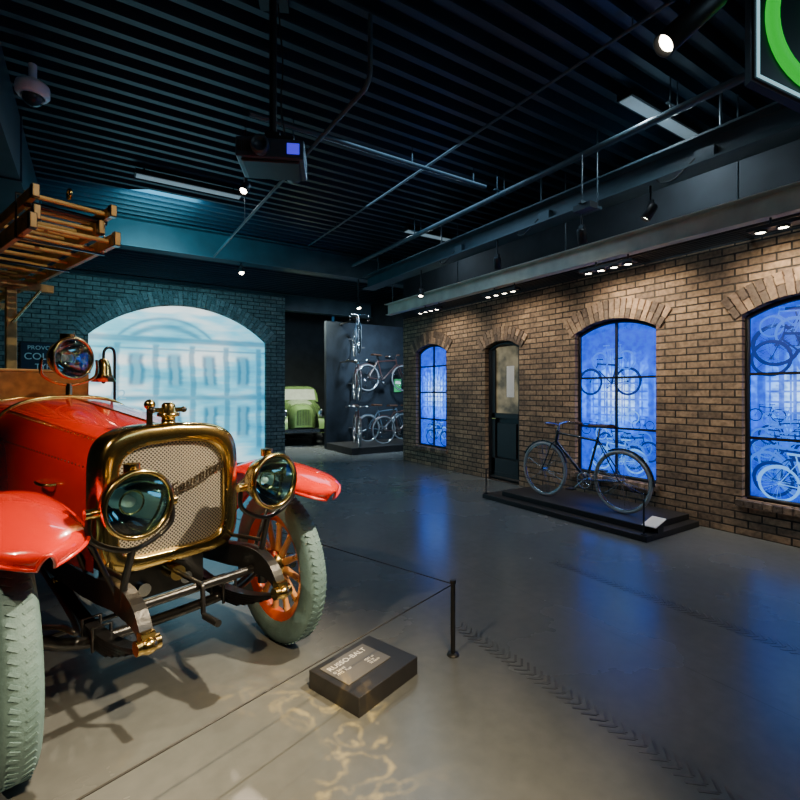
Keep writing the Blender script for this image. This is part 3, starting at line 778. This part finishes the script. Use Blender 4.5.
# headlamps
def lamp(name,c,R,d,depth,parent,mtl=BRASS):
    e=empty(name,(0,0,0)); e.parent=parent; c=Vector(c); d=Vector(d).normalized()
    m=MB()
    m.lathe([(0,-depth),(R*.35,-depth*.98),(R*.5,-depth*.86),(R*.8,-depth*.55),(R*.93,-depth*.22),(R*.95,-.02),(R*1.04,-.012),(R*1.05,.012),(R*.98,.02),(R*.90,.014),(R*.9,.0)],c,d,mtl,40)
    m.ring(c+d*.012,d,R*.96,R*.055,mtl,40,8)
    m.obj('body',e)
    m=MB(); m.lathe([(0.001,-depth*.8),(R*.3,-depth*.76),(R*.6,-depth*.52),(R*.8,-depth*.25),(R*.9,-.004)],c,d,SILV,36)
    m.lathe([(0,-depth*.35),(.02,-depth*.37),(.024,-depth*.55),(.012,-depth*.8)],c,d,PAPER,14); m.ring(c-d*depth*.3,d,R*.35,.004,mtl,24,6)
    m.obj('reflector',e)
    m=MB(); m.lathe([(0,.018),(R*.5,.014),(R*.9,.004)],c,d,GLASS,36); m.obj('lens',e)
    return e
for s,nm in ((-1,'headlamp_left'),(1,'headlamp_right')):
    hx=s*(.295 if s<0 else .325)
    c=Vector((hx,-.41,1.018)); e=lamp(nm,c,.128,(0.06,-1,0),.17,FE)
    m=MB()
    m.tube(catmull([(hx-.15,-.36,1.0),(hx-.14,-.36,.90),(hx,-.36,.835),(hx+.14,-.36,.90),(hx+.15,-.36,1.0)],6),.011,IRON,8)
    m.tube([(hx,-.36,.84),(s*.315,-.33,.70),(s*.31,-.30,.58)],.014,IRON,10)
    m.tube([(s*.315,-.33,.72),(s*.30,-.08,.70)],.010,IRON,8)
    m.cyl((hx-.165,-.36,1.0),(hx-.125,-.36,1.0),.02,BRASS,10); m.cyl((hx+.165,-.36,1.0),(hx+.125,-.36,1.0),.02,BRASS,10)
    m.cyl(c+Vector((0,.06,.115)),c+Vector((0,.06,.15)),.03,BRASS,14)
    m.obj('fork',e)
# searchlight
lamp('searchlight',(.0,1.32,1.665),.135,(.35,-1,-.05),.17,FE)
m=MB(); m.tube(catmull([(-.155,1.37,1.665),(-.15,1.38,1.55),(0,1.40,1.49),(.15,1.38,1.55),(.155,1.37,1.665)],6),.009,BRASS,8); m.cyl((0,1.40,1.38),(0,1.40,1.50),.018,BRASS,12)
m.cyl((0,1.42,1.78),(0,1.42,1.83),.045,BRASS,16)
m.obj('searchlight_bracket',FE)
# bell
m=MB(); m.lathe([(0,.10),(.02,.10),(.035,.085),(.05,.04),(.058,-.02),(.085,-.08),(.078,-.08),(.05,-.02),(0,.06)],(.34,1.78,1.60),(0,0,1),BRASS,28)
m.sphere((.34,1.78,1.52),.016,IRON,10)
m.obj('bell',FE)
m=MB(); m.tube(catmull([(.44,1.84,1.36),(.44,1.84,1.6),(.43,1.82,1.76),(.385,1.80,1.79),(.345,1.78,1.76),(.34,1.78,1.69)],6),.011,IRON,8); m.obj('bell_bracket',FE)
# dashboard, seats, body
m=MB(); m.box((0,1.98,1.44),(.60,.04,.30),WOOD); m.box((0,1.98,1.60),(.62,.06,.02),WOODL); m.obj('dashboard',FE,bevel=.006)
m=MB(); m.box((0,2.55,.98),(1.0,.55,.14),LEATH); m.box((0,2.86,1.22),(1.0,.10,.45),LEATH); m.box((0,2.55,.78),(.96,.55,.28),RED); m.obj('bench_seat',FE,bevel=.02)
m=MB(); m.box((0,3.75,.90),(1.0,1.65,.50),RED); m.box((0,3.75,1.17),(1.1,1.7,.05),WOOD); m.box((0,3.75,.63),(1.04,1.6,.04),WOOD); m.obj('equipment_body',FE,bevel=.01)
m=MB(); m.ring((-.22,2.12,1.30),(0,-.6,.8),.2,.014,WOOD,36,8); m.cyl((-.22,2.12,1.30),(-.22,1.75,.95),.016,BRASS)
for k in range(4):
    a=PI/2*k; d=Vector((math.cos(a),.8*math.sin(a),.6*math.sin(a)))*.2; m.tube([(-.22,2.12,1.30),Vector((-.22,2.12,1.30))+d],.008,BRASS,6)
m.obj('steering_wheel',FE)
# ladder rack & ladders
m=MB()
for y in (2.98,4.45):
    for x in (-.40,.02): m.box((x,y,(1.15+2.40)/2),(.075,.07,1.27),WOODL)
    m.box((-.1,y,2.39),(.86,.07,.07),WOODL)
    m.tube([(.02,y-.05,2.05),(.22,y-.05,2.36)],.012,BRASS,8)
for x in (-.40,.02): m.tube([(x,2.98,1.2),(x,2.98,1.35)],.055,BRASS,12)
m.obj('ladder_rack',FE,bevel=.006)
def ladder(x0,x1,z,y0,y1,h=.085):
    m=MB()
    for x in (x0,x1): m.box((x,(y0+y1)/2,z),(.032,y1-y0,h),WOODL)
    y=y0+.12
    while y<y1-.05: m.tube([(x0,y,z),(x1,y,z)],.015,WOODL,10); y+=.28
    for x in (x0,x1): m.box((x,y0+.03,z),(.04,.05,h+.01),IRON); m.tube([(x-.01,y0+.2,z-h/2-.01),(x-.01,y0+.2,z+h/2+.01)],.006,BRASS,6)
    m.obj('ladder',FE,bevel=.004)
ladder(-.25,.21,2.47,1.15,5.0); ladder(-.20,.16,2.565,1.28,4.9); ladder(-.235,.19,2.655,1.16,4.8,.07)
m=MB()
for y in (1.45,2.2): m.tube([(-.27,y,2.42),(-.27,y,2.70),(.23,y,2.70),(.23,y,2.42),(-.27,y,2.42)],.009,IRON,6)
m.cyl((-.25,1.35,2.62),(.21,1.35,2.62),.02,IRON); m.ring((-.02,1.32,2.74),(1,0,0),.03,.01,BRASS,14,6)
m.obj('ladder_straps',FE)

# chassis
m=MB()
for s in (-1,1):
    x=.30*s
    path=catmull([(-.50,.53),(-.42,.60),(-.25,.625),(0,.60),(.6,.585),(3.9,.585)],5)
    rows=[]
    for i,p in enumerate(path):
        h=.02+.035*min(1,i/8)
        rows.append([Vector((x-.024,p.x,p.y-h)),Vector((x+.024,p.x,p.y-h)),Vector((x+.024,p.x,p.y+h)),Vector((x-.024,p.x,p.y+h))])
    m.grid(rows,IRON,cv=True,smooth=False); m.add(rows[0],[(0,1,2,3)],IRON)
    for y0,sp in ((0,.49),(3.35,.55)):
        for k in range(6):
            L=sp*(1-.13*k)
            pts=[(x,y0+L*u,.415+.085*((L*u/sp)**2)-.0115*k) for u in [j/8-1 for j in range(17)]]
            rows=[[Vector((x-.025,q[1],q[2]-.005)),Vector((x+.025,q[1],q[2]-.005)),Vector((x+.025,q[1],q[2]+.005)),Vector((x-.025,q[1],q[2]+.005))] for q in pts]
            m.grid(rows,IRON,cv=True,smooth=False)
        for u in (-.06,.06): m.tube([(x-.035,y0+u,.35),(x-.035,y0+u,.45),(x+.035,y0+u,.45),(x+.035,y0+u,.35)],.008,IRON,6)
    m.tube([(x,.49,.50),(x,.50,.58)],.014,IRON,8)
for y in (-.30,1.4,2.4,3.8): m.cyl((-.3,y,.58),(.3,y,.58),.02,IRON,10)
m.obj('chassis_frame',FE)
m=MB()
for s in (-1,1):
    x=.30*s; m.cyl((x-.042,-.50,.515),(x+.042,-.50,.515),.028,BRASS,16); m.sphere((x,-.505,.515),.036,BRASS,14,(1.0,1,.9)); m.box((x,-.49,.545),(.05,.05,.04),BRASS)
    m.cyl((x-.035,.50,.505),(x+.035,.50,.505),.018,BRASS,12)
m.obj('spring_shackles',FE,bevel=.004)
m=MB()
m.tube(catmull([(-.56,0,.45),(-.50,0,.44),(-.40,0,.39),(-.25,0,.365),(.25,0,.365),(.40,0,.39),(.50,0,.44),(.56,0,.45)],5),.026,IRON,8)
for s in (-1,1):
    m.cyl((.545*s,0,.36),(.545*s,0,.54),.028,IRON,12); m.sphere((.545*s,0,.545),.032,BRASS,10); m.cyl((.545*s,0,.43),(.60*s,0,.43),.025,IRON,12)
    m.tube([(.545*s,0,.40),(.53*s,.10,.38),(.50*s,.17,.375)],.013,IRON,8); m.sphere((.50*s,.17,.375),.022,BRASS,10)
m.cyl((-.50,.17,.375),(.50,.17,.375),.011,IRON,10)
m.tube(catmull([(-.50,-.0,.50),(-.46,-.12,.52),(-.42,-.16,.50),(-.36,.2,.48),(-.34,.9,.6)],5),.011,IRON,8)
m.cyl((-.55,3.35,.43),(.55,3.35,.43),.045,IRON,12); m.sphere((0,3.35,.43),.14,IRON,14)
m.obj('front_axle_and_steering',FE)
m=MB()
m.box((0,.45,.55),(.40,.85,.16),IRON); m.box((0,.5,.44),(.26,.5,.10),IRON); m.cyl((0,-.12,.60),(0,-.02,.60),.035,BRASS,14)
m.tube([(0,-.1,.60),(0,-.33,.60),(0,-.34,.59),(0.0,-.345,.48),(0,-.36,.47),(0,-.45,.47)],.011,IRON,8); m.cyl((0,-.36,.47),(0,-.47,.47),.015,IRON,12)
m.box((0,-.02,.665),(.56,.12,.025),IRON)
for s in (-1,1): m.tube([(.14*s,.05,.55),(.14*s,.05,.64),(.2*s,.05,.66)],.018,IRON,8); m.cyl((.1*s,.0,.52),(.1*s,.1,.52),.03,CHROME,12)
m.obj('engine_sump_and_crank',FE,bevel=.006)

# ------------------------------------------------------------ rope barrier
e=empty('rope_barrier')
c=Vector((1.664,2.045,0)); Rv=Vector((math.cos(ANG),math.sin(ANG),0)); Bv=Vector((-math.sin(ANG),math.cos(ANG),0))
posts=[c,c-Rv*2.9,c+Bv*1.75,c+Bv*4.4]
m=MB()
for p in posts:
    m.cyl(p,p+Vector((0,0,.405)),.013,BLACK,14); m.lathe([(0,.014),(.03,.012),(.034,.0)],p,(0,0,1),BLACK,20); m.cyl(p+Vector((0,0,.395)),p+Vector((0,0,.412)),.017,BLACK,14)
m.obj('posts',e)
m=MB(); Z=Vector((0,0,.39))
for a_,b_ in ((0,1),(0,2),(2,3)): m.tube([posts[a_]+Z,posts[b_]+Z],.0035,BLACK,6)
m.obj('cord',e)

# info plinth
e=empty('information_plinth',(1.143,2.10,0),(0,0,ANG))
m=MB(); m.box((0,0,.045),(.43,.34,.09),PLAT); m.obj('block',e,bevel=.004)
m=MB(); m.box((-.03,.03,.0925),(.30,.20,.004),LABEL); m.obj('label',e)
text('label_title','RUSSO-BALT',.045,PAPER,(-.165,.085,.0955),(0,0,0),e,ext=.0004,align='LEFT')
text('label_text','D 24/40\n1912  Riga',.022,PAPER,(-.165,.035,.0955),(0,0,0),e,ext=.0004,align='LEFT')
text('label_text','4501 cc\n40 hp\n70 km/h',.020,PAPER,(.01,-.01,.0955),(0,0,0),e,ext=.0004,align='LEFT')

# ------------------------------------------------------------ extra lights
def area(name,loc,target,energy,col,size,spread=180):
    l=bpy.data.lights.new(name,'AREA'); l.energy=energy; l.color=col; l.size=size; l.spread=math.radians(spread)
    o=bpy.data.objects.new(name,l); COL.objects.link(o); o.location=loc; o.rotation_euler=(Vector(target)-Vector(loc)).to_track_quat('-Z','Y').to_euler(); return o
area('fill_blue',(3.2,5.0,4.1),(3.2,5.0,0),36,(.40,.7,1.),2.0)  # added blue ambient fill, no fixture of the hall
area('fill_entry',(2.5,-1.5,4.0),(2.5,1.5,0),26,(.5,.78,1.),2.0)  # fill added behind the camera to lift the ambient level
area('hall_light_far',(5.7,8.9,3.4),(6,11,1.4),100,(.6,.8,1.),.5,110)
area('fill_car',(4.5,10.9,3.9),(4.9,12.3,.9),130,(.95,1.,.8),.5,110)  # fill added so the green car shows, no real lamp
area('fill_back',(.8,7.2,3.9),(1.2,9.6,2.6),48,(.2,.7,.9),1.0)  # added fill on the back wall, without a fixture

# added gobo spot imitating brass reflections on the floor in front of the car
l=bpy.data.lights.new('reflection_gobo','SPOT'); l.energy=4200; l.color=(1,.56,.10); l.spot_size=math.radians(21); l.spot_blend=.8; l.shadow_soft_size=.01
l.use_nodes=True; nt=l.node_tree; em=nt.nodes.get('Emission')
def mth(op,a,b=None):
    q=nt.nodes.new('ShaderNodeMath'); q.operation=op
    for i,x in enumerate((a,b)):
        if x is None: continue
        if isinstance(x,(int,float)): q.inputs[i].default_value=x
        else: nt.links.new(x,q.inputs[i])
    return q.outputs[0]
tc=nt.nodes.new('ShaderNodeTexCoord')
def nzz(sc,dist):
    nz=nt.nodes.new('ShaderNodeTexNoise'); nz.inputs['Scale'].default_value=sc; nz.inputs['Detail'].default_value=3; nz.inputs['Distortion'].default_value=dist
    nt.links.new(tc.outputs['Normal'],nz.inputs['Vector']); return nz.outputs['Fac']
def mrr(x,a,b):
    mp=nt.nodes.new('ShaderNodeMapRange'); mp.interpolation_type='SMOOTHSTEP'; mp.inputs['From Min'].default_value=a; mp.inputs['From Max'].default_value=b
    nt.links.new(x,mp.inputs['Value']); return mp.outputs['Result']
line=mrr(mth('ABSOLUTE',mth('SUBTRACT',nzz(15,2.2),.5)),.03,.0)
brk=mrr(nzz(7,.5),.46,.60)
nt.links.new(mth('ADD',mth('MULTIPLY',line,brk),mth('MULTIPLY',brk,.06)),em.inputs['Strength'])
pos=Vector((.9,.35,3.9)); tg=Vector((.62,1.68,0)); lo=bpy.data.objects.new('reflection_gobo',l); COL.objects.link(lo); d=(tg-pos).normalized(); lo.location=pos+d*.03; lo.rotation_euler=d.to_track_quat('-Z','Y').to_euler()
gp=spotlamp('spotlight',pos,tg,4.17); lo.parent=gp  # lamp housing added to carry the gobo spot

w=bpy.data.worlds.new('world'); S.world=w; w.use_nodes=True
w.node_tree.nodes['Background'].inputs[0].default_value=(.05,.22,.45,1); w.node_tree.nodes['Background'].inputs[1].default_value=.25

cam=bpy.data.cameras.new('camera'); co=bpy.data.objects.new('camera',cam); COL.objects.link(co)
co.location=(0,0,1.45); co.rotation_euler=(PI/2,0,math.radians(-32.8)); cam.lens=477/800*36; cam.sensor_width=36; cam.shift_y=-.01125; cam.clip_start=.02
S.camera=co
